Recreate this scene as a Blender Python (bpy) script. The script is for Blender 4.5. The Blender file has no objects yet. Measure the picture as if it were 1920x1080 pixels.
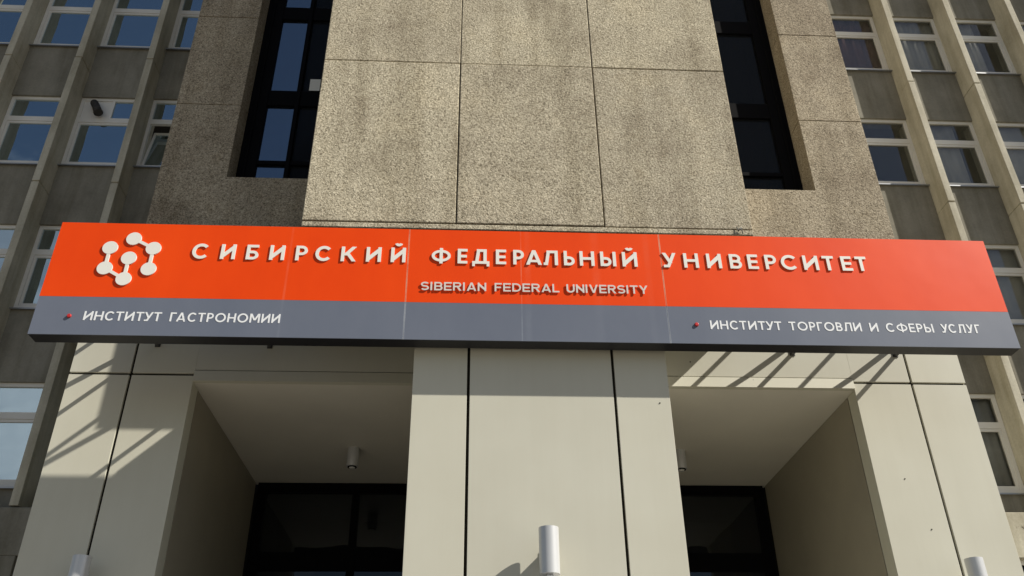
import bpy, bmesh, math, random
from mathutils import Vector, Matrix, noise
random.seed(7)
S = bpy.context.scene
C = S.collection

# ------------------------------------------------------------------ camera, sky, sun, exposure
cam = bpy.data.objects.new('camera', bpy.data.cameras.new('camera'))
C.objects.link(cam)
right = Vector((0.99870042, -0.04999571, -0.0098948))
down = Vector((0.01737014, 0.5164255, -0.85615593))
fwd = Vector((0.04791405, 0.85487141, 0.5166228))
mw = Matrix((right, -down, -fwd)).transposed().to_4x4()
mw.translation = Vector((0, 0, 1.6))
cam.matrix_world = mw
cam.data.sensor_width = 36
cam.data.lens = 36 * 1623.4 / 1920
cam.data.clip_end = 2000
S.camera = cam

SUN = Vector((2.14, -1.0, 2.05)).normalized()      # towards the sun: right of the facade, high
W = bpy.data.worlds.new('World'); S.world = W; W.use_nodes = True
sky = W.node_tree.nodes.new('ShaderNodeTexSky')
sky.sky_type = 'NISHITA'; sky.sun_disc = False
sky.sun_elevation = math.asin(SUN.z)
sky.sun_rotation = math.atan2(SUN.x, SUN.y)
bg = W.node_tree.nodes['Background']
def sky_clouds():
    nt = W.node_tree; L = nt.links
    def n(t, **kw):
        k = nt.nodes.new(t)
        for a, v in kw.items(): setattr(k, a, v)
        return k
    tc = n('ShaderNodeTexCoord')
    nz = n('ShaderNodeTexNoise'); nz.inputs['Scale'].default_value = 3.2; nz.inputs['Detail'].default_value = 8; nz.inputs['Roughness'].default_value = 0.6
    mp = n('ShaderNodeMapping'); mp.inputs['Scale'].default_value = (1, 1, 2.2)
    L.new(tc.outputs['Generated'], mp.inputs[0]); L.new(mp.outputs[0], nz.inputs['Vector'])
    dot = n('ShaderNodeVectorMath', operation='DOT_PRODUCT'); dot.inputs[1].default_value = Vector((-0.50, -0.84, 0.22)).normalized()
    L.new(tc.outputs['Generated'], dot.inputs[0])
    near = n('ShaderNodeMapRange'); near.inputs['From Min'].default_value = 0.90; near.inputs['From Max'].default_value = 1.0
    near.inputs['To Min'].default_value = -0.25; near.inputs['To Max'].default_value = 0.42; near.clamp = True
    L.new(dot.outputs['Value'], near.inputs[0])
    add = n('ShaderNodeMath', operation='ADD'); L.new(nz.outputs['Fac'], add.inputs[0]); L.new(near.outputs[0], add.inputs[1])
    mk = n('ShaderNodeMapRange'); mk.inputs['From Min'].default_value = 0.50; mk.inputs['From Max'].default_value = 0.92
    L.new(add.outputs[0], mk.inputs[0])
    mx = n('ShaderNodeMix', data_type='RGBA'); L.new(mk.outputs[0], mx.inputs[0]); L.new(sky.outputs[0], mx.inputs[6])
    mx.inputs[7].default_value = (9.0, 9.6, 10.2, 1)
    L.new(mx.outputs[2], bg.inputs[0])
sky_clouds(); bg.inputs[1].default_value = 0.05
sl = bpy.data.lights.new('sun', 'SUN'); sl.energy = 5.0; sl.angle = math.radians(0.53); sl.color = (1.0, 0.945, 0.84)
so = bpy.data.objects.new('sun', sl); C.objects.link(so)
so.rotation_euler = SUN.to_track_quat('Z', 'Y').to_euler()
so.location = SUN * 60
S.view_settings.view_transform = 'Standard'; S.view_settings.look = 'None'
S.view_settings.exposure = 0.33; S.view_settings.gamma = 1.0
S.cycles.max_bounces = 8; S.cycles.transparent_max_bounces = 12

# ------------------------------------------------------------------ materials
def new_mat(name):
    m = bpy.data.materials.new(name); m.use_nodes = True
    nt = m.node_tree
    return m, nt, nt.nodes['Principled BSDF']
def N(nt, t, **kw):
    n = nt.nodes.new(t)
    for k, v in kw.items():
        if k in n.inputs: n.inputs[k].default_value = v
        else: setattr(n, k, v)
    return n
def coords(nt, scale=(1, 1, 1)):
    tc = N(nt, 'ShaderNodeTexCoord'); mp = N(nt, 'ShaderNodeMapping')
    mp.inputs['Scale'].default_value = scale
    nt.links.new(tc.outputs['Object'], mp.inputs['Vector'])
    return mp.outputs['Vector']
def ramp(nt, src, stops):
    r = N(nt, 'ShaderNodeValToRGB'); e = r.color_ramp.elements
    while len(e) < len(stops): e.new(0.5)
    for i, (p, c) in enumerate(stops):
        e[i].position = p; e[i].color = (*c, 1) if len(c) == 3 else c
    nt.links.new(src, r.inputs['Fac']); return r.outputs['Color']
def mixc(nt, a, b, fac, mode='MIX'):
    m = N(nt, 'ShaderNodeMix', data_type='RGBA', blend_type=mode)
    for sock, v in ((m.inputs['Factor'], fac), (m.inputs['A'], a), (m.inputs['B'], b)):
        pass
    ins = {'f': m.inputs[0], 'a': m.inputs[6], 'b': m.inputs[7]}
    for k, v in (('f', fac), ('a', a), ('b', b)):
        if hasattr(v, 'is_linked') or hasattr(v, 'links'): nt.links.new(v, ins[k])
        elif k == 'f': ins[k].default_value = v
        else: ins[k].default_value = (*v, 1)
    return m.outputs[2]
def bump(nt, bsdf, h, strength, dist):
    b = N(nt, 'ShaderNodeBump'); b.inputs['Strength'].default_value = strength; b.inputs['Distance'].default_value = dist
    nt.links.new(h, b.inputs['Height']); nt.links.new(b.outputs[0], bsdf.inputs['Normal'])

def mat_plain(name, col, rough=0.5, spec=0.5, metal=0.0, var=0.06, vscale=1.5):
    m, nt, b = new_mat(name)
    v = coords(nt); n = N(nt, 'ShaderNodeTexNoise', Scale=vscale, Detail=5.0, Roughness=0.6)
    nt.links.new(v, n.inputs['Vector'])
    lo = tuple(c * (1 - var) for c in col); hi = tuple(min(1, c * (1 + var)) for c in col)
    nt.links.new(ramp(nt, n.outputs['Fac'], [(0.3, lo), (0.7, hi)]), b.inputs['Base Color'])
    b.inputs['Roughness'].default_value = rough; b.inputs['Specular IOR Level'].default_value = spec
    b.inputs['Metallic'].default_value = metal
    return m

def mat_roughcast(name='roughcast_concrete', tone=(0.98, 0.985, 0.99)):
    """exposed pebble dash: worm-like light and dark grain about three centimetres across"""
    m, nt, b = new_mat(name)
    v = coords(nt)
    warp = N(nt, 'ShaderNodeTexNoise', Scale=26.0, Detail=2.0); nt.links.new(v, warp.inputs['Vector'])
    add = N(nt, 'ShaderNodeVectorMath', operation='MULTIPLY_ADD')
    nt.links.new(warp.outputs['Color'], add.inputs[0]); add.inputs[1].default_value = (0.05, 0.05, 0.05)
    nt.links.new(v, add.inputs[2])
    vo = N(nt, 'ShaderNodeTexVoronoi', Scale=36.0, feature='SMOOTH_F1'); nt.links.new(add.outputs[0], vo.inputs['Vector'])
    fine = N(nt, 'ShaderNodeTexNoise', Scale=46.0, Detail=4.0, Roughness=0.65); nt.links.new(add.outputs[0], fine.inputs['Vector'])
    big = N(nt, 'ShaderNodeTexNoise', Scale=0.9, Detail=6.0, Roughness=0.62); nt.links.new(v, big.inputs['Vector'])
    strk = N(nt, 'ShaderNodeTexNoise', Scale=1.0, Detail=5.0, Roughness=0.6); nt.links.new(coords(nt, (3.0, 3.0, 0.35)), strk.inputs['Vector'])
    grain = ramp(nt, fine.outputs['Fac'], [(0.37, (0.25, 0.23, 0.185)), (0.47, (0.54, 0.51, 0.43)), (0.62, (0.77, 0.735, 0.635))])
    peb = ramp(nt, vo.outputs['Distance'], [(0.08, (1.12, 1.1, 1.05)), (0.55, (0.68, 0.65, 0.60))])
    c = mixc(nt, grain, peb, 0.75, 'MULTIPLY')
    stain = ramp(nt, big.outputs['Fac'], [(0.30, (0.66, 0.62, 0.58)), (0.5, (0.96, 0.94, 0.90)), (0.72, (1.12, 1.08, 1.0))])
    c = mixc(nt, c, stain, 0.85, 'MULTIPLY')
    c = mixc(nt, c, ramp(nt, strk.outputs['Fac'], [(0.35, (0.78, 0.75, 0.70)), (0.55, (1.02, 1.0, 0.97))]), 0.75, 'MULTIPLY')
    gi = N(nt, 'ShaderNodeNewGeometry')
    isl = ramp(nt, gi.outputs['Random Per Island'], [(0.0, (0.90, 0.89, 0.88)), (0.5, (1.0, 0.99, 0.96)), (1.0, (1.06, 1.06, 1.04))])
    c = mixc(nt, c, isl, 1.0, 'MULTIPLY')
    blot = N(nt, 'ShaderNodeTexNoise', Scale=3.5, Detail=6.0, Roughness=0.7); nt.links.new(v, blot.inputs['Vector'])
    c = mixc(nt, c, ramp(nt, blot.outputs['Fac'], [(0.30, (0.74, 0.71, 0.66)), (0.45, (1, 1, 1))]), 0.7, 'MULTIPLY')
    c = mixc(nt, c, tone, 1.0, 'MULTIPLY')
    nt.links.new(c, b.inputs['Base Color'])
    b.inputs['Roughness'].default_value = 0.95; b.inputs['Specular IOR Level'].default_value = 0.15
    sub = N(nt, 'ShaderNodeMath', operation='SUBTRACT'); nt.links.new(fine.outputs['Fac'], sub.inputs[0])
    mul = N(nt, 'ShaderNodeMath', operation='MULTIPLY'); nt.links.new(vo.outputs['Distance'], mul.inputs[0]); mul.inputs[1].default_value = 0.5
    nt.links.new(mul.outputs[0], sub.inputs[1])
    bump(nt, b, sub.outputs[0], 0.7, 0.014)
    return m

def mat_plaster(name, lo, mid, hi, peel=False):
    m, nt, b = new_mat(name)
    v = coords(nt)
    big = N(nt, 'ShaderNodeTexNoise', Scale=1.1, Detail=8.0, Roughness=0.65); nt.links.new(v, big.inputs['Vector'])
    strk = N(nt, 'ShaderNodeTexNoise', Scale=1.0, Detail=6.0, Roughness=0.6); nt.links.new(coords(nt, (5.0, 5.0, 0.5)), strk.inputs['Vector'])
    fine = N(nt, 'ShaderNodeTexNoise', Scale=22.0, Detail=6.0, Roughness=0.7); nt.links.new(v, fine.inputs['Vector'])
    c = ramp(nt, big.outputs['Fac'], [(0.28, lo), (0.5, mid), (0.74, hi)])
    c = mixc(nt, c, ramp(nt, strk.outputs['Fac'], [(0.33, (0.72, 0.70, 0.64)), (0.56, (1.0, 1.0, 1.0)), (0.75, (1.1, 1.09, 1.06))]), 0.75, 'MULTIPLY')
    c = mixc(nt, c, ramp(nt, fine.outputs['Fac'], [(0.3, (0.84, 0.84, 0.84)), (0.65, (1.06, 1.06, 1.06))]), 0.7, 'MULTIPLY')
    if peel:
        pn = N(nt, 'ShaderNodeTexNoise', Scale=4.2, Detail=7.0, Roughness=0.7); nt.links.new(v, pn.inputs['Vector'])
        c = mixc(nt, c, (0.10, 0.085, 0.06), ramp(nt, pn.outputs['Fac'], [(0.60, (0, 0, 0)), (0.64, (1, 1, 1))]))
    nt.links.new(c, b.inputs['Base Color'])
    b.inputs['Roughness'].default_value = 0.9; b.inputs['Specular IOR Level'].default_value = 0.2
    bump(nt, b, fine.outputs['Fac'], 0.25, 0.01)
    return m

def mat_cream():
    m, nt, b = new_mat('cream_composite_panel')
    v = coords(nt)
    big = N(nt, 'ShaderNodeTexNoise', Scale=0.7, Detail=4.0); nt.links.new(v, big.inputs['Vector'])
    dirt = N(nt, 'ShaderNodeTexNoise', Scale=1.0, Detail=6.0, Roughness=0.65); nt.links.new(coords(nt, (7, 7, 0.4)), dirt.inputs['Vector'])
    c = ramp(nt, big.outputs['Fac'], [(0.3, (0.56, 0.545, 0.455)), (0.7, (0.61, 0.60, 0.51))])
    gi = N(nt, 'ShaderNodeNewGeometry')
    c = mixc(nt, c, ramp(nt, gi.outputs['Random Per Island'], [(0.0, (0.965, 0.965, 0.97)), (1.0, (1.02, 1.015, 1.0))]), 1.0, 'MULTIPLY')
    c = mixc(nt, c, ramp(nt, dirt.outputs['Fac'], [(0.3, (0.94, 0.935, 0.92)), (0.6, (1, 1, 1))]), 0.35, 'MULTIPLY')
    nt.links.new(c, b.inputs['Base Color'])
    b.inputs['Roughness'].default_value = 0.45; b.inputs['Specular IOR Level'].default_value = 0.35
    wv = N(nt, 'ShaderNodeTexNoise', Scale=1.3, Detail=1.0); nt.links.new(v, wv.inputs['Vector'])
    bump(nt, b, wv.outputs['Fac'], 0.12, 0.03)
    return m

SEAMS = (-0.774, 2.38)
def mat_sign(name, lo, hi, line, rough, coat):
    m, nt, b = new_mat(name)
    tc = N(nt, 'ShaderNodeTexCoord'); sx = N(nt, 'ShaderNodeSeparateXYZ'); nt.links.new(tc.outputs['Object'], sx.inputs[0])
    big = N(nt, 'ShaderNodeTexNoise', Scale=1.0, Detail=5.0, Roughness=0.6); nt.links.new(coords(nt, (1.2, 1, 0.5)), big.inputs['Vector'])
    c = ramp(nt, big.outputs['Fac'], [(0.3, lo), (0.7, hi)])
    wig = N(nt, 'ShaderNodeTexNoise', Scale=2.0, Detail=6.0, Roughness=0.7); nt.links.new(tc.outputs['Object'], wig.inputs['Vector'])
    # vertical rain streaks and pale worn film joints with their edge glint painted in
    for x, w, amt in ((-0.774, 0.012, 1.0), (2.38, 0.012, 1.0), (0.62, 0.010, 0.4), (-2.22, 0.02, 0.10), (0.70, 0.05, 0.10), (1.55, 0.07, 0.05), (2.2, 0.05, 0.05)):
        d = N(nt, 'ShaderNodeMath', operation='SUBTRACT'); nt.links.new(sx.outputs[0], d.inputs[0]); d.inputs[1].default_value = x
        a = N(nt, 'ShaderNodeMath', operation='ABSOLUTE'); nt.links.new(d.outputs[0], a.inputs[0])
        mr = N(nt, 'ShaderNodeMapRange'); mr.inputs['From Min'].default_value = w; mr.inputs['From Max'].default_value = w * 0.3
        mr.inputs['To Min'].default_value = 0.0; mr.inputs['To Max'].default_value = amt
        nt.links.new(a.outputs[0], mr.inputs['Value'])
        mu = N(nt, 'ShaderNodeMath', operation='MULTIPLY'); nt.links.new(mr.outputs[0], mu.inputs[0])
        mw_ = N(nt, 'ShaderNodeMapRange'); mw_.inputs['From Min'].default_value = 0.3; mw_.inputs['From Max'].default_value = 0.65
        nt.links.new(wig.outputs['Fac'], mw_.inputs['Value']); nt.links.new(mw_.outputs[0], mu.inputs[1])
        c = mixc(nt, c, line, mu.outputs[0])
    nt.links.new(c, b.inputs['Base Color'])
    b.inputs['Roughness'].default_value = rough; b.inputs['Specular IOR Level'].default_value = 0.22
    bk = N(nt, 'ShaderNodeTexNoise', Scale=1.4, Detail=2.0); nt.links.new(tc.outputs['Object'], bk.inputs['Vector'])
    bump(nt, b, bk.outputs['Fac'], 0.22, 0.02)
    if coat:
        b.inputs['Coat Weight'].default_value = coat; b.inputs['Coat Roughness'].default_value = 0.4
    return m

def mat_glass(name, tint, gloss, through, mirror=1.0, coat=(0.9, 0.95, 1.0)):
    """window pane: mirrors part of what it faces, lets the rest through tinted"""
    m, nt, b = new_mat(name); nt.nodes.remove(b)
    out = nt.nodes['Material Output']
    tr = N(nt, 'ShaderNodeBsdfTransparent'); tr.inputs[0].default_value = (*tint, 1)
    df = N(nt, 'ShaderNodeBsdfDiffuse'); df.inputs[0].default_value = (0.02, 0.022, 0.025, 1)
    gl = N(nt, 'ShaderNodeBsdfGlossy'); gl.inputs['Roughness'].default_value = 0.02; gl.inputs[0].default_value = (*coat, 1)
    nz = N(nt, 'ShaderNodeTexNoise', Scale=1.6, Detail=1.0); nt.links.new(coords(nt), nz.inputs['Vector'])
    bp = N(nt, 'ShaderNodeBump'); bp.inputs['Strength'].default_value = 0.25; bp.inputs['Distance'].default_value = 0.02
    nt.links.new(nz.outputs['Fac'], bp.inputs['Height']); nt.links.new(bp.outputs[0], gl.inputs['Normal'])
    m1 = N(nt, 'ShaderNodeMixShader'); m1.inputs[0].default_value = through
    nt.links.new(df.outputs[0], m1.inputs[1]); nt.links.new(tr.outputs[0], m1.inputs[2])
    fr = N(nt, 'ShaderNodeFresnel'); fr.inputs[0].default_value = 1.5
    ma = N(nt, 'ShaderNodeMath', operation='ADD'); ma.inputs[1].default_value = gloss; ma.use_clamp = True
    nt.links.new(fr.outputs[0], ma.inputs[0])
    mm = N(nt, 'ShaderNodeMath', operation='MULTIPLY'); mm.inputs[1].default_value = mirror; nt.links.new(ma.outputs[0], mm.inputs[0])
    m2 = N(nt, 'ShaderNodeMixShader'); nt.links.new(mm.outputs[0], m2.inputs[0])
    nt.links.new(m1.outputs[0], m2.inputs[1]); nt.links.new(gl.outputs[0], m2.inputs[2])
    nt.links.new(m2.outputs[0], out.inputs[0])
    return m

M = {}
M['rough'] = mat_roughcast()
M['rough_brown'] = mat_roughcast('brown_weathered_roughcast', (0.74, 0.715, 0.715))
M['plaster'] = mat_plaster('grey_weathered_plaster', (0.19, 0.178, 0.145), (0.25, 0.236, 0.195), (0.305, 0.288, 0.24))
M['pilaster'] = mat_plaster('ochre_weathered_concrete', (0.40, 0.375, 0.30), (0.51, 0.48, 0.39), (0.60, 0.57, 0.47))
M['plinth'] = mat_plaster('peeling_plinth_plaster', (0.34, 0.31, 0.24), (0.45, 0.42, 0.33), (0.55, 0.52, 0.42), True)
M['cream'] = mat_cream()
M['joint'] = mat_plain('dark_joint', (0.025, 0.022, 0.016), 0.9, 0.2)
M['white'] = mat_plain('white_window_plastic', (0.76, 0.74, 0.69), 0.4, 0.4, var=0.05)
M['sill'] = mat_plain('zinc_sill', (0.35, 0.36, 0.37), 0.35, 0.5, 0.6)
M['dark'] = mat_plain('black_anodised_frame', (0.005, 0.005, 0.006), 0.65, 0.04)
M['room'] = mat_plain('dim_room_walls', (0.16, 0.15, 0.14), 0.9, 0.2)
M['curtain'] = mat_plain('thin_curtain_cloth', (0.60, 0.60, 0.58), 0.9, 0.1, var=0.12, vscale=3)
M['curtain_red'] = mat_plain('plum_curtain_cloth', (0.22, 0.13, 0.14), 0.9, 0.1, var=0.1, vscale=9)
M['glass_blue'] = mat_glass('sky_mirroring_pane', (0.55, 0.6, 0.62), 0.52, 0.6, 1.0, (0.78, 0.93, 1.0))
M['glass_clear'] = mat_glass('clear_pane', (0.8, 0.8, 0.78), -0.04, 0.95, 0.25)
M['glass_dark'] = mat_glass('dark_tinted_pane', (0.35, 0.36, 0.36), -0.036, 0.5, 0.35)
M['glass_deep'] = mat_glass('deep_blue_mirroring_pane', (0.3, 0.35, 0.4), 0.30, 0.4, 1.0, (0.7, 0.85, 1.0))
M['glass_door'] = mat_glass('dark_door_pane', (0.4, 0.41, 0.4), 0.0, 0.6, 1.0)
M['orange'] = mat_sign('orange_film_panel', (0.80, 0.058, 0.002), (0.87, 0.072, 0.003), (0.85, 0.45, 0.30), 0.40, 0.0)
M['grey'] = mat_sign('blue_grey_film_panel', (0.135, 0.155, 0.205), (0.16, 0.18, 0.23), (0.40, 0.43, 0.48), 0.4, 0.2)
M['signbox'] = mat_plain('dark_sign_casing', (0.02, 0.02, 0.024), 0.5, 0.4)
M['letter'] = mat_plain('white_acrylic_letter', (0.83, 0.82, 0.76), 0.4, 0.4, var=0.02)
M['small_letter'] = mat_plain('greyed_acrylic_letter', (0.68, 0.64, 0.60), 0.45, 0.3, var=0.04)
M['print'] = mat_plain('white_vinyl_print', (0.84, 0.86, 0.88), 0.5, 0.3, var=0.02)
M['red'] = mat_plain('red_bullet', (0.55, 0.03, 0.03), 0.4, 0.4)
M['steel'] = mat_plain('painted_steel', (0.05, 0.05, 0.05), 0.5, 0.5)
M['lamp'] = mat_plain('light_grey_aluminium', (0.60, 0.61, 0.62), 0.35, 0.5, 0.25, var=0.03)
M['lens'] = mat_plain('lamp_glass', (0.80, 0.80, 0.78), 0.15, 0.6)
M['pipe'] = mat_plain('sooty_pipe', (0.045, 0.042, 0.038), 0.7, 0.3, var=0.3, vscale=9)
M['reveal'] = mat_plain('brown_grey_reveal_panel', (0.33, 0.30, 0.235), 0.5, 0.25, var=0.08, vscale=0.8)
M['soffit'] = mat_plain('white_soffit_panel', (0.74, 0.71, 0.63), 0.5, 0.3, var=0.05, vscale=0.6)
M['blind'] = mat_plain('white_window_blind', (0.72, 0.73, 0.73), 0.8, 0.1, var=0.04, vscale=0.8)
M['paper'] = mat_plain('paper', (0.7, 0.7, 0.66), 0.8, 0.2)
M['ground'] = mat_plaster('worn_asphalt', (0.17, 0.158, 0.138), (0.22, 0.205, 0.18), (0.27, 0.25, 0.222))

# ------------------------------------------------------------------ mesh helpers
def box(bm, x0, x1, y0, y1, z0, z1, mi=0):
    if x1 < x0: x0, x1 = x1, x0
    v = [bm.verts.new((x, y, z)) for z in (z0, z1) for x, y in ((x0, y0), (x1, y0), (x1, y1), (x0, y1))]
    for f in ((3, 2, 1, 0), (4, 5, 6, 7), (0, 1, 5, 4), (1, 2, 6, 5), (2, 3, 7, 6), (3, 0, 4, 7)):
        bm.faces.new([v[i] for i in f]).material_index = mi
    return v
def prism(bm, pts, y0, y1, mi=0):
    """a polygon in x,z given thickness in y"""
    a = [bm.verts.new((x, y0, z)) for x, z in pts]; b = [bm.verts.new((x, y1, z)) for x, z in pts]
    n = len(pts)
    bm.faces.new(a).material_index = mi; bm.faces.new(b[::-1]).material_index = mi
    for i in range(n):
        bm.faces.new((a[i], b[i], b[(i + 1) % n], a[(i + 1) % n])).material_index = mi
def tube(bm, a, b, r0, r1=None, seg=32, mi=0, caps=True):
    a, b = Vector(a), Vector(b); r1 = r0 if r1 is None else r1
    d = (b - a).normalized(); q = d.to_track_quat('Z', 'Y'); ring = []
    for p, r in ((a, r0), (b, r1)):
        ring.append([bm.verts.new(p + q @ Vector((r * math.cos(t), r * math.sin(t), 0))) for t in (2 * math.pi * i / seg for i in range(seg))])
    for i in range(seg):
        f = bm.faces.new((ring[0][i], ring[0][(i + 1) % seg], ring[1][(i + 1) % seg], ring[1][i])); f.material_index = mi; f.smooth = True
    if caps:
        bm.faces.new(ring[0][::-1]).material_index = mi; bm.faces.new(ring[1]).material_index = mi
def bar(bm, a, b, s, mi=0):
    """square steel tube from a to b in a plane of constant x"""
    a, b = Vector(a), Vector(b); d = (b - a).normalized(); u = Vector((1, 0, 0)); w = d.cross(u).normalized()
    v = [bm.verts.new(p + u * s * i * 0.5 + w * s * j * 0.5) for p in (a, b) for i, j in ((-1, -1), (1, -1), (1, 1), (-1, 1))]
    for f in ((3, 2, 1, 0), (4, 5, 6, 7), (0, 1, 5, 4), (1, 2, 6, 5), (2, 3, 7, 6), (3, 0, 4, 7)):
        bm.faces.new([v[i] for i in f]).material_index = mi
def obj(name, bm, mats, parent=None, bevel=0.0, loc=None, label=None):
    bmesh.ops.recalc_face_normals(bm, faces=bm.faces)
    me = bpy.data.meshes.new(name); bm.to_mesh(me); bm.free()
    for m in (mats if isinstance(mats, (list, tuple)) else [mats]): me.materials.append(m)
    return obj_me(name, me, parent, bevel, loc, label)
def obj_me(name, me, parent=None, bevel=0.0, loc=None, label=None):
    o = bpy.data.objects.new(name, me); C.objects.link(o)
    if parent: o.parent = parent
    if loc: o.location = loc
    if bevel:
        b = o.modifiers.new('edge', 'BEVEL'); b.width = bevel; b.segments = 2; b.limit_method = 'ANGLE'
    if label: o['label'] = label
    return o
def thing(name, label, cat, loc=(0, 0, 0), group=None):
    o = bpy.data.objects.new(name, None); C.objects.link(o); o.location = loc
    o['label'] = label; o['category'] = cat
    if group: o['group'] = group
    return o
BM = bmesh.new

# ------------------------------------------------------------------ ground
bm = BM(); bmesh.ops.create_grid(bm, x_segments=8, y_segments=8, size=400)
g = obj('ground', bm, M['ground']); g['kind'] = 'structure'

# ------------------------------------------------------------------ the building
B = thing('university_building', 'grey concrete university building with ribbed window wings and cream entrance under the orange sign', 'building', (0.8, 10.5, 0))
BO = Vector((0.8, 10.5, 0))
def part(name, bm, mats, bevel=0.0, label=None, parent=None):
    for v in bm.verts: v.co -= BO
    return obj(name, bm, mats, parent or B, bevel, None, label)

SILLS = (6.15, 9.44, 12.73, 16.02, 19.31)
PW = 0.142
LEFT = [-9.82 - 1.45 * i for i in (5, 4, 3, 2, 1)] + [-9.82, -8.385, -6.91, -5.42]
RIGHT = [6.56, 8.04, 9.53, 11.03, 12.56] + [12.56 + 1.53 * i for i in (1, 2, 3, 4)]
GAP = 0.016

def make_pilaster(x):
    bm = BM(); zs = [5.68] + [s - 0.77 for s in SILLS[1:]] + [22.4]
    for i in range(len(zs) - 1):
        dx = random.uniform(-0.006, 0.006) - (0.125 if i == 0 and x < 0 else 0); dy = random.uniform(-0.012, 0.004)
        box(bm, x + dx, x + PW + dx, 13.5 + dy, 14.35, zs[i] + GAP, zs[i + 1] - GAP)
        if i: box(bm, x + 0.01, x + PW - 0.01, 13.52, 14.3, zs[i] - GAP, zs[i] + GAP)
    return part('pilaster', bm, M['pilaster'], 0.008)
for x in LEFT + RIGHT: make_pilaster(x)

# window of a wing: origin on the sill line at the bay's middle
WH = 1.83
def window_meshes(w, plain):
    h = w / 2; out = {}
    bm = BM()                                    # fixed frame
    f = 0.07
    box(bm, -h, -h + f, 0, 0.07, 0, WH); box(bm, h - f, h, 0, 0.07, 0, WH)
    box(bm, -h + f, h - f, 0, 0.07, WH - f, WH); box(bm, -h + f, h - f, 0, 0.07, 0.0, f)
    box(bm, -h + f, h - f, 0, 0.07, 1.17, 1.29)
    out['frame'] = (bm, M['white'])
    bm = BM(); s = 0.05                          # lower sash, a step behind the frame front
    a, b_, z0, z1 = -h + f + 0.004, h - f - 0.004, f + 0.004, 1.166
    box(bm, a, a + s, 0.012, 0.06, z0, z1); box(bm, b_ - s, b_, 0.012, 0.06, z0, z1)
    box(bm, a + s, b_ - s, 0.012, 0.06, z0, z0 + s); box(bm, a + s, b_ - s, 0.012, 0.06, z1 - s, z1)
    out['sash'] = (bm, M['white'])
    bm = BM(); box(bm, a + s, b_ - s, 0.034, 0.040, z0 + s, z1 - s); out['pane'] = (bm, None)
    bm = BM(); box(bm, -h + f, h - f, 0.034, 0.040, 1.29, WH - f); out['top_pane'] = (bm, None)
    bm = BM()                                    # sloping metal sill
    v = [bm.verts.new(p) for p in ((-h, -0.115, -0.035), (h, -0.115, -0.035), (h, 0.0, 0.0), (-h, 0.0, 0.0),
                                   (-h, -0.115, -0.060), (h, -0.115, -0.060), (h, 0.0, -0.025), (-h, 0.0, -0.025))]
    for q in ((0, 1, 2, 3), (7, 6, 5, 4), (4, 5, 1, 0), (5, 6, 2, 1), (6, 7, 3, 2), (7, 4, 0, 3)): bm.faces.new([v[i] for i in q])
    out['sill'] = (bm, M['sill'])
    res = {}
    for k, (bm, m) in out.items():
        bmesh.ops.recalc_face_normals(bm, faces=bm.faces)
        me = bpy.data.meshes.new(k); bm.to_mesh(me); bm.free()
        me.materials.append(m or plain); res[k] = me
    return res
def curtain_mesh(w, h, mat, folds, amp=0.025):
    bm = BM(); n = 60
    rows = []
    for j in range(2):
        rows.append([bm.verts.new((-w / 2 + w * i / n, amp * math.sin(folds * 6.283 * i / n) + 0.5 * amp * math.sin(folds * 2.7 * 6.283 * i / n + 1), h * j)) for i in range(n + 1)])
    for i in range(n):
        f = bm.faces.new((rows[0][i], rows[0][i + 1], rows[1][i + 1], rows[1][i])); f.smooth = True
    me = bpy.data.meshes.new('curtain'); bm.to_mesh(me); bm.free(); me.materials.append(mat)
    so_ = None
    return me
def solid(o, t=0.004):
    m = o.modifiers.new('cloth', 'SOLIDIFY'); m.thickness = t

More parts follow.
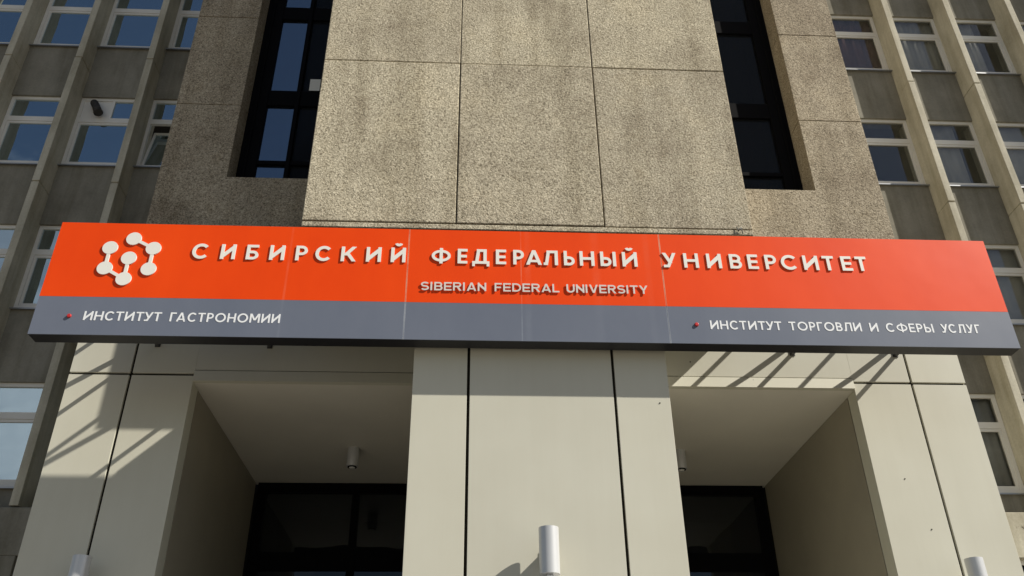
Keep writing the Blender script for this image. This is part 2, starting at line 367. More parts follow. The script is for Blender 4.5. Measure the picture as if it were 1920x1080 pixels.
def wing(xs, glass, left):
    room = BM()
    for i in range(len(xs) - 1):
        a, b_ = xs[i] + PW, xs[i + 1]
        w = b_ - a; cx = (a + b_) / 2
        ms = window_meshes(w, glass)
        for k, sz in enumerate(SILLS):
            # spandrel under this window, standing proud of the glass
            low = SILLS[k - 1] + WH if k else 5.60
            yy = 13.95 + random.uniform(-0.004, 0.004)
            wall = BM(); box(wall, a, b_, yy, 14.30, low, sz - 0.03); part('spandrel', wall, M['plaster'])
            if k == len(SILLS) - 1: wall = BM(); box(wall, a, b_, 13.95, 14.30, sz + WH, 22.4); part('spandrel', wall, M['plaster'])
            loc = Vector((cx, 14.0, sz)) - BO
            win = bpy.data.objects.new('window', None); C.objects.link(win); win.parent = B; win.location = loc
            tilted = left and i == len(xs) - 2 and k == 2
            ducted = left and i == len(xs) - 3 and k == 2
            for nm, me in ms.items():
                if ducted and nm == 'top_pane':
                    hw = w / 2 - 0.07
                    bm = BM(); box(bm, -hw, -0.02, 0.02, 0.045, 1.29, WH - 0.07)
                    obj('blanking_panel', bm, M['white'], win)
                    bm = BM(); box(bm, -0.02, 0.03, 0.005, 0.06, 1.29, WH - 0.07); obj('glazing_bar', bm, M['white'], win)
                    bm = BM(); box(bm, 0.03, hw, 0.034, 0.040, 1.29, WH - 0.07); obj('top_pane', bm, glass, win)
                    continue
                o = obj_me(nm, me, win)
                if tilted and nm in ('sash', 'pane'):
                    o.rotation_euler = (math.radians(-11), 0, 0); o.location = (0, 0.02, 0.0)
                    if nm == 'pane': o.active_material_index = 0
            # things seen through the panes
            r = random.Random(i * 17 + k + (500 if left else 0))
            if left:
                if k == 0 or r.random() < 0.3:
                    drop = 1.75 if k == 0 else r.choice((0.5, 0.9, 1.3))
                    bm = BM(); box(bm, -w / 2 + 0.09, w / 2 - 0.09, 0.10, 0.105, 1.78 - drop, 1.78); obj('blind', bm, M['blind'], win)
            else:
                red = i == 1 and k == 3
                fr = 1.0 if red else r.choice((0.0, 0.62, 0.72, 0.8, 1.0))
                if fr:
                    cw = (w - 0.1) * fr; side = -1 if r.random() < 0.75 else 1
                    co = obj_me('curtain', curtain_mesh(cw, 1.9, M['curtain_red'] if red else M['curtain'], r.choice((2, 3, 4)), 0.014), win, loc=(side * (w - 0.1 - cw) / 2, 0.14, -0.05)); solid(co)
    x0, x1 = xs[0], xs[-1] + PW
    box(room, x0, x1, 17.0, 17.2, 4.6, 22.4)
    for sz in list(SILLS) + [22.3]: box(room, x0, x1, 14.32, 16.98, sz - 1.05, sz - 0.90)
    part('room_interior', room, M['room'])

wing(LEFT, M['glass_blue'], True)
wing(RIGHT, M['glass_clear'], False)

# ground-floor plinth under each wing with its own windows
def plinth(xs, glass, left):
    bm = BM(); x0, x1 = xs[0], xs[-1] + PW
    ops = [(xs[i] + PW + 0.06, xs[i + 1] - 0.06) for i in range(len(xs) - 1)]
    box(bm, x0, x1, 13.47, 14.2, 4.93, 5.66)
    box(bm, x0, x1, 13.47, 14.2, 0.0, 3.0)
    px = x0
    for a, b_ in ops + [(x1, x1)]:
        box(bm, px, a, 13.47, 14.2, 3.0, 4.93); px = b_
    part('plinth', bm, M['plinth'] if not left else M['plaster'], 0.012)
    for a, b_ in ops:
        win = bpy.data.objects.new('window', None); C.objects.link(win); win.parent = B
        win.location = Vector(((a + b_) / 2, 13.62, 3.0)) - BO
        w = b_ - a - 0.004; h = w / 2
        bm = BM(); f = 0.07
        box(bm, -h, -h + f, 0, 0.07, 0.002, 1.928); box(bm, h - f, h, 0, 0.07, 0.002, 1.928)
        box(bm, -h + f, h - f, 0, 0.07, 1.858, 1.928); box(bm, -h + f, h - f, 0, 0.07, 0.002, f); box(bm, -h + f, h - f, 0, 0.07, 1.25, 1.33)
        obj('frame', bm, M['white'], win)
        bm = BM(); box(bm, -h + f, h - f, 0.03, 0.036, f, 1.25); box(bm, -h + f, h - f, 0.03, 0.036, 1.33, 1.858)
        obj('pane', bm, M['glass_dark'], win)
plinth(LEFT, M['glass_blue'], True)
plinth(RIGHT, M['glass_clear'], False)

# roughcast side bays (behind the tower) with the deep window recesses
TOP = 27.0
def slab_stack(bm, x0, x1, y0, y1, zs, inset=0.012):
    for i in range(len(zs) - 1):
        dy = random.uniform(-0.004, 0.004)
        box(bm, x0, x1, y0 + dy, y1, zs[i] + 0.007, zs[i + 1] - 0.007)
        if i: box(bm, x0 + inset, x1 - inset, y0 + 0.03, y1 - 0.02, zs[i] - 0.007, zs[i] + 0.007)
SX0, SX1, RX0, RX1, BX0, BX1 = -4.89, 6.63, -3.84, 5.54, -2.22, 3.77
zs = [7.9, 9.0, 11.63, 13.70, 15.77, 17.84, 19.9, 22.0, 24.1, TOP]
zs = [7.9] + zs[2:]
def side_bay(xo, xr, xb, label):
    """outer pier xo..xr in slabs; the lowest slab turns in under the window to the tower at xb"""
    bm = BM(); slab_stack(bm, min(xo, xr), max(xo, xr), 10.9, 11.6, zs[1:])
    prism(bm, [(xb, 7.9), (xo, 7.9), (xo, 11.623), (xr, 11.623), (xr, 10.13), (xb, 10.13)], 10.9, 11.6)
    box(bm, min(xo, xr) + 0.004, max(xo, xr) - 0.004, 11.6, 14.4, 7.9, TOP)
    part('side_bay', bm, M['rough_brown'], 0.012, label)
side_bay(SX0, RX0, BX0, 'shaded dark roughcast bay left of the tower')
side_bay(SX1, RX1, BX1, 'sunlit roughcast bay right of the tower')

# tower block, clad in large roughcast slabs with open joints
bm = BM()
xs_ = [BX0, -0.206, 1.77, BX1]; zt = [8.236, 11.16, 14.09, 17.02, 19.95, 22.9, TOP]
for i in range(3):
    for k in range(len(zt) - 1):
        j = lambda: random.uniform(-0.006, 0.006)
        box(bm, xs_[i] + (0.007 + 0.5 * j() if i else 0), xs_[i + 1] - (0.007 + 0.5 * j() if i < 2 else 0), 9.36 + j(), 9.60, zt[k] + 0.008 + j() * 0.5, zt[k + 1] - 0.008 + j() * 0.5)
box(bm, BX0, BX1, 9.365, 9.60, 8.15, 8.228)
part('tower_cladding', bm, M['rough'], 0.010)
bm = BM(); box(bm, BX0 + 0.02, BX1 - 0.02, 9.43, 14.4, 8.17, TOP - 0.05); part('tower_core', bm, M['rough'])
bm = BM(); box(bm, BX0 + 0.004, BX1 - 0.06, 9.95, 11.2, 7.40, 8.168); part('fascia_shade_block', bm, M['rough'])  # unseen block added to shade the fascia beside the pillar

# tall dark windows in the recesses
def recess_window(x0, x1, glassA, glassB, mull, flip):
    win = bpy.data.objects.new('recess_window', None); C.objects.link(win); win.parent = B; win.location = Vector((x0, 11.3, 10.13)) - BO
    w = x1 - x0
    bm = BM(); y0, y1 = 0.0, 0.12
    e = 0.29
    bars = [(0.0, 0.05), (0.60, 0.68), (1.90, 2.24), (4.02, 4.34), (6.2, 6.5), (8.3, 8.6)]
    top = 12.0
    xl, xr = (e, w) if not flip else (0, w - e)
    box(bm, 0 if not flip else w - e, e if not flip else w, y0, y1, 0, top)
    box(bm, mull - 0.035, mull + 0.035, y0 - 0.02, y1, 0.05, top)
    segs = [(xl, mull - 0.035), (mull + 0.035, xr)]
    for a, b_ in bars:
        for s0, s1 in segs: box(bm, s0, s1, y0 + 0.01, y1, a, b_)
    # raised glazing beads on the outer stile
    bx = 0.12 if not flip else w - 0.12
    box(bm, bx - 0.02, bx + 0.02, y0 - 0.03, y0 - 0.001, 0, top)
    obj('frame', bm, M['dark'], win, 0.006)
    for (s0, s1), gm in zip(segs, (glassA, glassB)):
        bm = BM()
        for i in range(len(bars) - 1):
            box(bm, s0 + 0.002, s1 - 0.002, 0.06, 0.066, bars[i][1] + 0.002, bars[i + 1][0] - 0.002)
        obj('pane', bm, gm, win)
    bm = BM(); box(bm, 0.003, w - 0.003, -0.36, -0.003, 0.004, 0.022); obj('sill', bm, M['dark'], win)
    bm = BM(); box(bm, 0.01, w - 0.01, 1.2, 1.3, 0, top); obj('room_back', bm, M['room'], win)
recess_window(RX0, BX0, M['glass_deep'], M['glass_dark'], 0.80, False)
recess_window(BX1, RX1, M['glass_dark'], M['glass_dark'], 0.62, True)

# ------------------------------------------------------------------ cream entrance portal
PF = 10.53                                     # front of piers
def pier(x0, xj, x1, outer, label):
    """x0..x1 with a vertical joint at xj; panels with dark open joints on a dark backing"""
    bm = BM(); g2 = 0.017
    lo, hi = min(x0, x1), max(x0, x1)
    for a, b_ in ((lo, xj - g2), (xj + g2, hi)):
        for z0, z1 in ((0.0, 6.55 - g2), (6.55 + g2, 8.0)):
            box(bm, a, b_, PF, PF + 0.04, z0, z1, 0)
    inner = hi if outer < 0 else lo
    s = -1 if outer < 0 else 1
    # returns into the porch: a narrow trim, a joint, then the deep reveal panel; top runs under the soffit
    x_in, x_bk = inner, inner + s * 0.04
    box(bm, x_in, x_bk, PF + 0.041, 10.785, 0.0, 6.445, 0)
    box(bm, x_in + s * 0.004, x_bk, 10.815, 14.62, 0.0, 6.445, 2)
    box(bm, lo + (0.05 if outer > 0 else 0.012), hi - (0.05 if outer < 0 else 0.012), PF + 0.045, 13.46, 0.0, 7.96, 1)
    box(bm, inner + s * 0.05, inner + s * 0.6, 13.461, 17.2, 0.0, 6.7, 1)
    xo = lo if outer < 0 else hi
    box(bm, xo, xo - 0.01 * outer, PF + 0.041, 13.45, 0.0, 8.0, 0)
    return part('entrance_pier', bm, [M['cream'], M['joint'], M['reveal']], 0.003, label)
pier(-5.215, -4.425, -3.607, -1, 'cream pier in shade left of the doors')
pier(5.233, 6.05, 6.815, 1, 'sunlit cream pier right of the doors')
# fascia above the openings, with a slightly canted drip strip at the bottom
for x0, x1 in ((-3.6068, -0.70), (2.40, 5.2328)):
    bm = BM(); box(bm, x0, x1, PF, PF + 0.05, 6.618, 8.0)
    prism_pts = [(PF - 0.010, 6.603), (PF - 0.032, 6.45), (PF + 0.05, 6.45), (PF + 0.05, 6.603)]
    a = [bm.verts.new((x0, y, z)) for y, z in prism_pts]; b_ = [bm.verts.new((x1, y, z)) for y, z in prism_pts]
    bm.faces.new(a); bm.faces.new(b_[::-1])
    for i in range(4): bm.faces.new((a[i], b_[i], b_[(i + 1) % 4], a[(i + 1) % 4]))
    part('fascia', bm, M['cream'])
    bm = BM(); box(bm, x0 - 0.02, x1 + 0.02, PF + 0.051, 14.72, 6.449, 6.50); part('soffit', bm, M['soffit'])
bm = BM(); box(bm, -5.2, 6.8, PF + 0.06, 13.4, 7.9, 7.99); part('porch_roof', bm, M['joint'])
# central pillar
bm = BM(); g2 = 0.017
PX = [-0.656, -0.005, 1.717, 2.366]
for i in range(3):
    box(bm, PX[i] + (g2 if i else 0), PX[i + 1] - (g2 if i < 2 else 0), 9.283, 9.323, 0.0, 7.72, 0)
for xa, xb in ((PX[0], PX[0] + 0.04), (PX[3] - 0.04, PX[3])): box(bm, xa, xb, 9.324, 14.6, 0.0, 6.449 if True else 8, 0)
box(bm, PX[0] + 0.05, PX[3] - 0.05, 9.33, 14.58, 0.0, 7.70, 1)
for xa, xb in ((PX[0], PX[0] + 0.04), (PX[3] - 0.04, PX[3])): box(bm, xa, xb, 9.324, 10.52, 6.45, 7.71, 0)
part('central_pillar', bm, [M['cream'], M['joint']], 0.003)
# small rivet heads on the panels
bm = BM()
for x, y, z in ((2.24, 9.283, 5.67), (5.62, PF, 5.20), (5.80, PF, 4.55), (3.02, PF, 6.83), (3.85, PF - 0.01, 6.56)):
    tube(bm, (x, y - 0.006, z), (x, y + 0.01, z), 0.008, seg=10)
part('panel_rivet', bm, M['joint'])

# glazed door walls deep in the porch
def door(x0, x1, mx):
    d = bpy.data.objects.new('glass_door', None); C.objects.link(d); d.parent = B; d.location = Vector((x0, 14.6, 0)) - BO
    w = x1 - x0; bm = BM(); y0, y1 = 0.0, 0.1
    box(bm, 0, w, y0, y1, 6.28, 6.448)
    box(bm, 0, 0.16, y0, y1, 0, 6.28); box(bm, w - 0.16, w, y0, y1, 0, 6.28)
    xs = [0.16] + sum(([m - 0.06, m + 0.06] for m in mx), []) + [w - 0.16]
    for m in mx: box(bm, m - 0.06, m + 0.06, y0 - 0.02, y1, 0, 6.28)
    for i in range(0, len(xs), 2):
        box(bm, xs[i], xs[i + 1], y0 + 0.01, y1, 4.98, 5.28); box(bm, xs[i], xs[i + 1], y0 + 0.01, y1, 0, 0.2)
    obj('frame', bm, M['dark'], d, 0.005)
    for i in range(0, len(xs), 2):
        bm = BM(); box(bm, xs[i], xs[i + 1], 0.05, 0.058, 5.28, 6.28); box(bm, xs[i], xs[i + 1], 0.05, 0.058, 0.2, 4.98)
        obj('pane', bm, M['glass_door'], d)
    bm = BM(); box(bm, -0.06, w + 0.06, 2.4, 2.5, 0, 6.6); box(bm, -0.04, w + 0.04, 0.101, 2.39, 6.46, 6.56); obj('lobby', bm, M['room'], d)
    # inner lobby doors a little way behind the glass
    bm = BM()
    for xx in (0.55, 1.55, 2.5): box(bm, xx, xx + 0.09, 1.4, 1.5, 0, 5.2)
    box(bm, 0.3, w - 0.1, 1.38, 1.52, 5.2, 5.38)
    obj('lobby_frame', bm, M['dark'], d)
door(-3.565, -0.665, (1.675,))
door(2.376, 5.19, (1.05,))

bm = BM()
for a_, b_ in (((3.62, 9.352, 8.16), (3.60, 9.335, 8.25)), ((3.60, 9.335, 8.25), (3.56, 9.335, 8.19)), ((3.56, 9.335, 8.19), (3.55, 9.352, 8.27))):
    tube(bm, a_, b_, 0.006, seg=8)
part('wire_hook', bm, M['steel'])

# ------------------------------------------------------------------ the sign
SG = thing('entrance_sign', 'long orange and grey entrance sign with raised white Cyrillic lettering and dot emblem', 'sign', (0.8, 9.1, 6.3))
SO = Vector((0.8, 9.1, 6.3))
def spart(name, bm, mats, bevel=0.0, label=None):
    for v in bm.verts: v.co -= SO
    return obj(name, bm, mats, SG, bevel, None, label)
SLX, SRX, SZ0, SZ1, SZM = -5.045, 6.645, 6.316, 7.876, 6.818
def sheet(z0, z1, name, m):
    """film-covered sheets butted with hairline joints; origin kept at x = 0 for the seam pattern"""
    bm = BM(); e = [SLX] + list(SEAMS) + [SRX]
    for i in range(3): box(bm, e[i] + (0.0015 if i else 0), e[i + 1] - (0.0015 if i < 2 else 0), 9.0 + (0.0, 0.0015, 0.0)[i], 9.012, z0, z1)
    o = obj(name, bm, m, SG); o.location = -SO
    return o
sheet(SZM + 0.001, SZ1, 'orange_panel', M['orange'])
sheet(SZ0, SZM - 0.001, 'grey_panel', M['grey'])
bm = BM(); box(bm, SLX, SRX, 9.0125, 9.21, SZ0, SZ1); spart('casing', bm, M['signbox'], 0.003)
bm = BM(); box(bm, -1.52, 3.0, 9.215, 9.275, 6.75, 7.90); box(bm, -1.52, -0.70, 9.276, 9.60, 6.75, 7.90); spart('pier_shade_box', bm, M['signbox'])  # unseen box added behind the sign to shape the left pier's shadow

# every letter is drawn from straight and curved strokes; cap height 1, width w, stroke t
def P_(out, pts): out.append(pts)
def Bx(out, x0, x1, y0, y1): out.append([(x0, y0), (x1, y0), (x1, y1), (x0, y1)])
def Ln(out, xa, ya, xb, yb, t):
    hx = t * math.hypot(xb - xa, yb - ya) / abs(yb - ya) / 2
    out.append([(xa - hx, ya), (xa + hx, ya), (xb + hx, yb), (xb - hx, yb)])
def Ar(out, cx, cy, rx, ry, a0, a1, t, n=28):
    """one curved stroke as a closed outline (outer arc then inner arc back)"""
    q = [math.radians(a0 + (a1 - a0) * i / n) for i in range(n + 1)]
    out.append(('arc', [(cx + rx * math.cos(u), cy + ry * math.sin(u)) for u in q], [(cx + (rx - t) * math.cos(u), cy + (ry - t) * math.sin(u)) for u in q]))
def bowl(out, y0, y1, w, t):
    ry = (y1 - y0) / 2; rx = min(ry * 1.05, w * 0.62)
    Bx(out, t * 0.5, w - rx, y1 - t, y1); Bx(out, t * 0.5, w - rx, y0, y0 + t)
    Ar(out, w - rx, (y0 + y1) / 2, rx, ry, -90, 90, t, 18)
def glyph(c, w, t):
    o = []; stem = lambda x: Bx(o, x, x + t, 0, 1); th = t * 0.92
    if c in 'СC': Ar(o, w / 2, .5, w / 2, .515, 42, 318, t)
    elif c == 'О': Ar(o, w / 2, .5, w / 2, .515, 0, 360, t, 40)
    elif c in 'ИЙ':
        stem(0); stem(w - t); d = t * 1.75
        P_(o, [(t * .5, 0), (w - t * .5, 1 - d), (w - t * .5, 1), (t * .5, d)])
        if c == 'Й': Ar(o, w / 2, 1.34, w * .27, .24, 198, 342, th * .95, 14)
    elif c == 'N':
        stem(0); stem(w - t); d = t * 1.7
        P_(o, [(t * .5, 1 - d), (w - t * .5, 0), (w - t * .5, d), (t * .5, 1)])
    elif c == 'Н': stem(0); stem(w - t); Bx(o, t, w - t, .5 - th / 2, .5 + th / 2)
    elif c in 'ЕE':
        stem(0); Bx(o, t, w, 1 - th, 1); Bx(o, t, w * .94, .5 - th / 2, .5 + th / 2); Bx(o, t, w, 0, th)
    elif c == 'F': stem(0); Bx(o, t, w, 1 - th, 1); Bx(o, t, w * .9, .48 - th / 2, .48 + th / 2)
    elif c == 'Г': stem(0); Bx(o, t, w, 1 - th, 1)
    elif c == 'L': stem(0); Bx(o, t, w, 0, th)
    elif c in 'ТT': Bx(o, w / 2 - t / 2, w / 2 + t / 2, 0, 1 - th); Bx(o, 0, w, 1 - th, 1)
    elif c == 'I': stem(0)
    elif c == 'Б': stem(0); Bx(o, t, w * .95, 1 - th, 1); bowl(o, 0, .60, w, th)
    elif c in 'ВB': stem(0); bowl(o, 0, .5 + th / 2, w, th); bowl(o, .5 - th / 2, 1, w * .94, th)
    elif c in 'РP': stem(0); bowl(o, .36, 1, w, th)
    elif c == 'R': stem(0); bowl(o, .42, 1, w * .95, th); Ln(o, w * .52, .46, w - t * .62, 0, t)
    elif c == 'D': stem(0); bowl(o, 0, 1, w, th)
    elif c == 'Ь': stem(0); bowl(o, 0, .62, w, th)
    elif c == 'Ы': stem(0); bowl(o, 0, .62, w * .70, th); stem(w - t)
    elif c == 'К':
        stem(0); Ln(o, t * 1.15, .40, w - t * .75, 1, t); Ln(o, t * 1.75, .60, w - t * .65, 0, t)
    elif c == 'У':
        Ln(o, t * .6, 1, w * .56, .30, t); Ln(o, w - t * .6, 1, w * .36, 0.0, t); Bx(o, w * .06, w * .36, 0, th)
    elif c == 'Л':
        stem(w - t); Bx(o, w * .22, w - t, 1 - th, 1); Ln(o, w * .22 + t * .5, 1 - th, w * .20, .10, t); Bx(o, 0, w * .20 + t * .45, 0, th)
    elif c == 'Д':
        Bx(o, 0, w, 0, th); Bx(o, 0, t * .85, -.17, 0); Bx(o, w - t * .85, w, -.17, 0)
        Bx(o, w * .84 - t, w * .84, th, 1); Bx(o, w * .26, w * .84 - t, 1 - th, 1); Ln(o, w * .26 + t * .5, 1 - th, w * .2 + t * .35, th, t)
    elif c == 'Ф': Bx(o, w / 2 - t / 2, w / 2 + t / 2, -.03, 1.03); Ar(o, w / 2, .5, w / 2, .40, 0, 360, t * .9, 40)
    elif c in 'АA':
        hx = t * .56; Ln(o, hx, 0, w / 2, 1, t); Ln(o, w - hx, 0, w / 2, 1, t); Bx(o, w * .2, w * .8, .18, .18 + th * .9)
    elif c == 'М':
        stem(0); stem(w - t); Ln(o, t * .7, 1, w / 2, .26, t); Ln(o, w - t * .7, 1, w / 2, .26, t)
    elif c == 'U':
        Bx(o, 0, t, w / 2 * .9, 1); Bx(o, w - t, w, w / 2 * .9, 1); Ar(o, w / 2, w / 2 * .9, w / 2, w / 2 * .9, 180, 360, t, 22)
    elif c == 'V': Ln(o, t * .55, 1, w / 2, 0, t); Ln(o, w - t * .55, 1, w / 2, 0, t)
    elif c == 'Y': Ln(o, t * .6, 1, w / 2, .40, t); Ln(o, w - t * .6, 1, w / 2, .40, t); Bx(o, w / 2 - t / 2, w / 2 + t / 2, 0, .44)
    elif c == 'S':
        ry = .25 + th / 4; Ar(o, w / 2, 1 - ry, w / 2, ry, 28, 272, th, 20); Ar(o, w / 2, ry, w / 2, ry, 92, -152, th, 20)
    return o
def draw(bm, strokes, x, z, sx, sz, yf, yb):
    """strokes become slabs; each sits a hair behind the last so no two faces share a plane"""
    for i, st in enumerate(strokes):
        y0 = yf + 0.00025 * i
        if st[0] == 'arc':
            _, A, Bn = st; rows = []
            for ring_, y in ((A, y0), (Bn, y0), (Bn, yb), (A, yb)):
                rows.append([bm.verts.new((x + px * sx, y, z + py * sz)) for px, py in ring_])
            n = len(A)
            for k in range(n - 1):
                for a_, b_ in ((0, 1), (1, 2), (2, 3), (3, 0)):
                    bm.faces.new((rows[a_][k], rows[a_][k + 1], rows[b_][k + 1], rows[b_][k]))
            for k in (0, n - 1): bm.faces.new([rows[j][k] for j in range(4)])
        else:
            prism(bm, [(x + px * sx, z + py * sz) for px, py in st], y0, yb)

HEAD = [('С', -3.289, .212), ('И', -2.963, .176), ('Б', -2.669, .147), ('И', -2.371, .18), ('Р', -2.076, .141), ('С', -1.804, .208), ('К', -1.501, .186), ('И', -1.196, .182), ('Й', -.895, .18),
        ('Ф', -.368, .234), ('Е', -.104, .121), ('Д', .122, .212), ('Е', .372, .128), ('Р', .59, .134), ('А', .78, .198), ('Л', .99, .179), ('Ь', 1.221, .135), ('Н', 1.444, .184), ('Ы', 1.709, .197), ('Й', 1.98, .188),
        ('У', 2.481, .178), ('Н', 2.755, .187), ('И', 3.047, .187), ('В', 3.32, .153), ('Е', 3.541, .133), ('Р', 3.769, .145), ('С', 4.011, .221), ('И', 4.282, .193), ('Т', 4.51, .146), ('Е', 4.744, .136), ('Т', 4.933, .143)]
LT = 0.016                                       # letters stand this thick off the sheet
for s, cx, w in HEAD:
    bm = BM(); cap = 0.214
    draw(bm, glyph(s, w / cap, 0.188), cx - w / 2, 7.373, cap, cap, 9.0 - 0.014, 9.0 - 0.004)
    spart('letter', bm, M['letter'])
WID = {'И': .80, 'Н': .78, 'С': .90, 'Т': .70, 'У': .80, 'Г': .56, 'А': .88, 'Р': .62, 'О': 1.0, 'М': .96, 'В': .64, 'Л': .80, 'Ф': 1.08, 'Е': .60, 'Ы': .92,
       'S': .68, 'I': .20, 'B': .70, 'E': .64, 'R': .72, 'A': .80, 'N': .72, 'F': .60, 'D': .74, 'L': .58, 'U': .72, 'V': .76, 'T': .68, 'Y': .76}
def word(s, xa, xb, zb, cap, t, gap, yf, yb, m, letters):
    gaps = [gap * (0.35 if c in 'СГУТ' and d in 'ТУАС' else 1.0) for c, d in zip(s, s[1:])] + [0]
    tot = sum(WID[c] for c in s) + sum(gaps)
    k = (xb - xa) / (tot * cap); x = xa; whole = BM()
    for c, gp in zip(s, gaps):
        w = WID[c] * k if c != 'I' else t
        bm = BM() if letters else whole
        draw(bm, glyph(c, w, t), x, zb, cap, cap, yf, yb)
        if letters: spart('small_letter', bm, m)
        x += (WID[c] + gp) * k * cap
    if letters: whole.free()
    else: spart('lettering', whole, m)
for s, a, b_ in (('SIBERIAN', -.0665, .0212), ('FEDERAL', .0325, .1200), ('UNIVERSITY', .1298, .2408)):
    word(s, a * 9, b_ * 9, 6.980, 0.117, 0.18, 0.12, 9.0 - 0.016, 9.0 - 0.007, M['small_letter'], True)
for s, a, b_ in (('ИНСТИТУТ', -.4970, -.3990), ('ГАСТРОНОМИИ', -.3878, -.2470)):
    word(s, a * 9, b_ * 9, 6.504, 0.119, 0.165, 0.17, 9.0 - 0.003, 8.9997, M['print'], False)
for s, a, b_ in (('ИНСТИТУТ', .3204, .4172), ('ТОРГОВЛИ', .4272, .5262), ('И', .5377, .5491), ('СФЕРЫ', .5602, .6256), ('УСЛУГ', .6362, .6903)):
    word(s, a * 9, b_ * 9, 6.511, 0.119, 0.165, 0.17, 9.0 - 0.003, 8.9997, M['print'], False)
# emblem: two chains of linked dots
P = {'a': (-4.382, 7.506), 'b': (-4.382, 7.214), 'c': (-4.129, 7.067), 'd': (-4.129, 7.361), 'e': (-4.127, 7.644), 'f': (-3.866, 7.508), 'g': (-3.866, 7.212)}
def chain(keys):
    bm = BM()
    for i, k in enumerate(keys):
        x, z = P[k]; tube(bm, (x, 9.0 - LT, z), (x, 8.9998, z), 0.091, seg=40)
        if i:
            x0, z0 = P[keys[i - 1]]; d = Vector((x - x0, z - z0)).normalized(); n_ = Vector((-d.y, d.x)) * 0.02
            s0 = Vector((x0, z0)) + d * 0.085; s1 = Vector((x, z)) - d * 0.085
            prism(bm, [tuple(s0 + n_), tuple(s0 - n_), tuple(s1 - n_), tuple(s1 + n_)], 9.0 - LT + 0.001, 8.9997)
    spart('emblem', bm, M['letter'])
chain('abcd'); chain('efg')
for x, z in ((-4.636, 6.555), (2.717, 6.569)):
    bm = BM(); tube(bm, (x, 8.980, z), (x, 8.9995, z), 0.022, 0.027, seg=24); spart('bullet', bm, M['red'], 0.004)
# steel brackets carrying the sign off the porch
for x in (-4.16, -2.68, 4.465, 5.925):
    bm = BM(); s = 0.042
    bar(bm, (x, 9.212, 6.975), (x, PF - 0.001, 6.975), s); bar(bm, (x, 9.212, 7.84), (x, PF - 0.001, 7.84), s)
    bar(bm, (x, PF - 0.03, 7.12), (x, 9.23, 7.80), 0.05)
    box(bm, x - 0.035, x + 0.035, PF - 0.012, PF - 0.0005, 6.945, 7.03)
    spart('bracket', bm, M['steel'])

# ------------------------------------------------------------------ lamps
def wall_lamp(x, ywall, label):
    t = thing('wall_lamp', label, 'wall lamp', (x, ywall, 3.6), 'up and down wall lamps on the entrance')
    r, d = 0.105, 0.25
    bm = BM(); tube(bm, (0, -d, 0.055), (0, -d, 0.53), r, seg=48, caps=False)
    tube(bm, (0, -d, 0.055), (0, -d, 0.06), r, 0.0, seg=48, caps=False); tube(bm, (0, -d, 0.525), (0, -d, 0.50), r * 0.93, 0.0, seg=48, caps=False)
    ring(bm, -d, 0.53, r, r * 0.93, 0.525)
    obj('upper_shade', bm, M['lamp'], t)
    bm = BM(); tube(bm, (0, -d, -0.53), (0, -d, -0.015), r, seg=48, caps=False)
    tube(bm, (0, -d, -0.015), (0, -d, -0.010), r, 0.0, seg=48, caps=False); tube(bm, (0, -d, -0.525), (0, -d, -0.50), r * 0.93, 0.0, seg=48, caps=False)
    ring(bm, -d, -0.53, r, r * 0.93, -0.525)
    obj('lower_shade', bm, M['lamp'], t)
    bm = BM(); box(bm, -0.035, 0.035, -d - 0.03, -0.02, -0.009, 0.048); box(bm, -0.06, 0.06, -0.0195, -0.0005, -0.14, 0.36)
    box(bm, -0.03, 0.03, -0.16, -0.02, 0.20, 0.36)
    obj('arm', bm, M['lamp'], t)
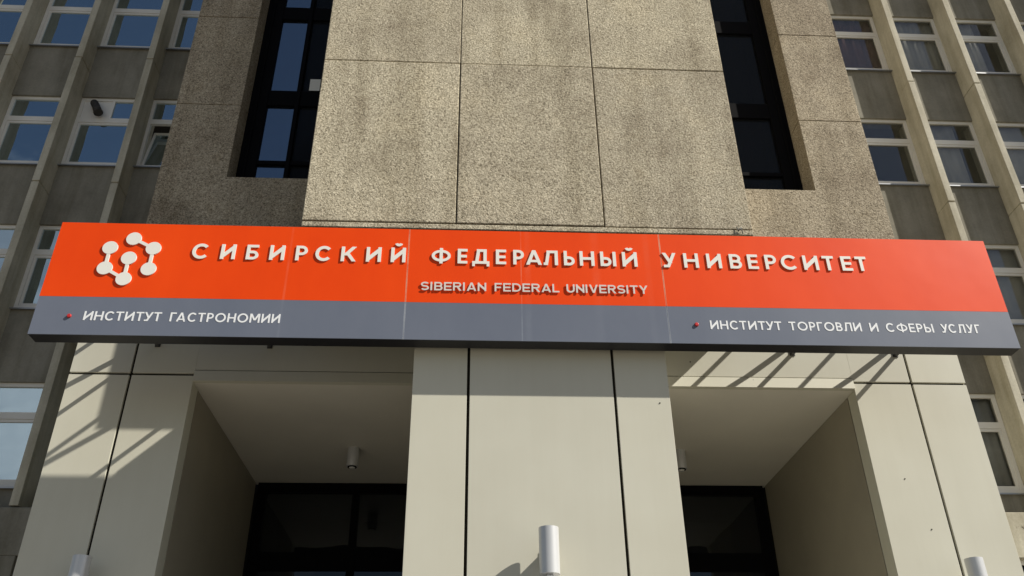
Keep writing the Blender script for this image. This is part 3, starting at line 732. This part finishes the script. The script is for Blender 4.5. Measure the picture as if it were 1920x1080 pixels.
def ring(bm, y, z, r0, r1, z1, seg=48):
    a = [bm.verts.new((r0 * math.cos(6.28318 * i / seg), y + r0 * math.sin(6.28318 * i / seg), z)) for i in range(seg)]
    b = [bm.verts.new((r1 * math.cos(6.28318 * i / seg), y + r1 * math.sin(6.28318 * i / seg), z1)) for i in range(seg)]
    for i in range(seg): bm.faces.new((a[i], a[(i + 1) % seg], b[(i + 1) % seg], b[i]))
wall_lamp(-4.37, PF, 'grey tube wall lamp in shade on the left cream pier')
wall_lamp(0.86, 9.283, 'sunlit grey tube wall lamp on the central cream pillar')
wall_lamp(6.08, PF, 'sunlit grey tube wall lamp on the right cream pier')

def downlight(x, label):
    t = thing('ceiling_downlight', label, 'downlight', (x, 12.93, 6.4505), 'cylinder downlights on the porch soffit')
    bm = BM(); tube(bm, (0, 0, -0.30), (0, 0, -0.001), 0.09, seg=36); obj('housing', bm, M['lamp'], t, 0.003)
    bm = BM(); tube(bm, (0, 0, -0.312), (0, 0, -0.301), 0.07, seg=30); obj('trim_ring', bm, M['dark'], t)
    bm = BM(); tube(bm, (0, 0, -0.328), (0, 0, -0.313), 0.038, 0.05, seg=20); obj('lens', bm, M['lens'], t)
downlight(-1.77, 'small cylinder downlight on the soffit left of the central pillar')
downlight(3.35, 'small cylinder downlight on the soffit right of the central pillar, half hidden')

# ------------------------------------------------------------------ duct through a left-wing window
t = thing('exhaust_duct', 'sooty round exhaust duct poking out of a window on the left wing', 'duct', (-7.95, 14.0, 14.35))
bm = BM()
p = [Vector((0.02, 0.03, 0.02)), Vector((0.03, -0.08, 0.0)), Vector((0.11, -0.13, -0.13)), Vector((0.20, -0.14, -0.31))]
for i in range(3): tube(bm, p[i], p[i + 1], 0.080, 0.088 if i == 2 else 0.080, seg=24, caps=(i == 2))
for q in p[1:3]: bmesh.ops.create_uvsphere(bm, u_segments=20, v_segments=12, radius=0.0795, matrix=Matrix.Translation(q))
obj('pipe', bm, M['pipe'], t)
bm = BM(); tube(bm, p[2] + (p[3] - p[2]) * 0.9, p[3] + (p[3] - p[2]) * 0.03, 0.094, 0.094, seg=24); obj('collar', bm, M['pipe'], t)

bm = BM(); box(bm, -0.09, 0.09, -0.004, -0.001, 0, 0.27)
o = obj('paper_notice', bm, M['paper'], None, 0, (-2.78, 11.295, 12.37))
o['label'] = 'white sheet of paper stuck inside the dark recess window left of the tower'; o['category'] = 'notice'
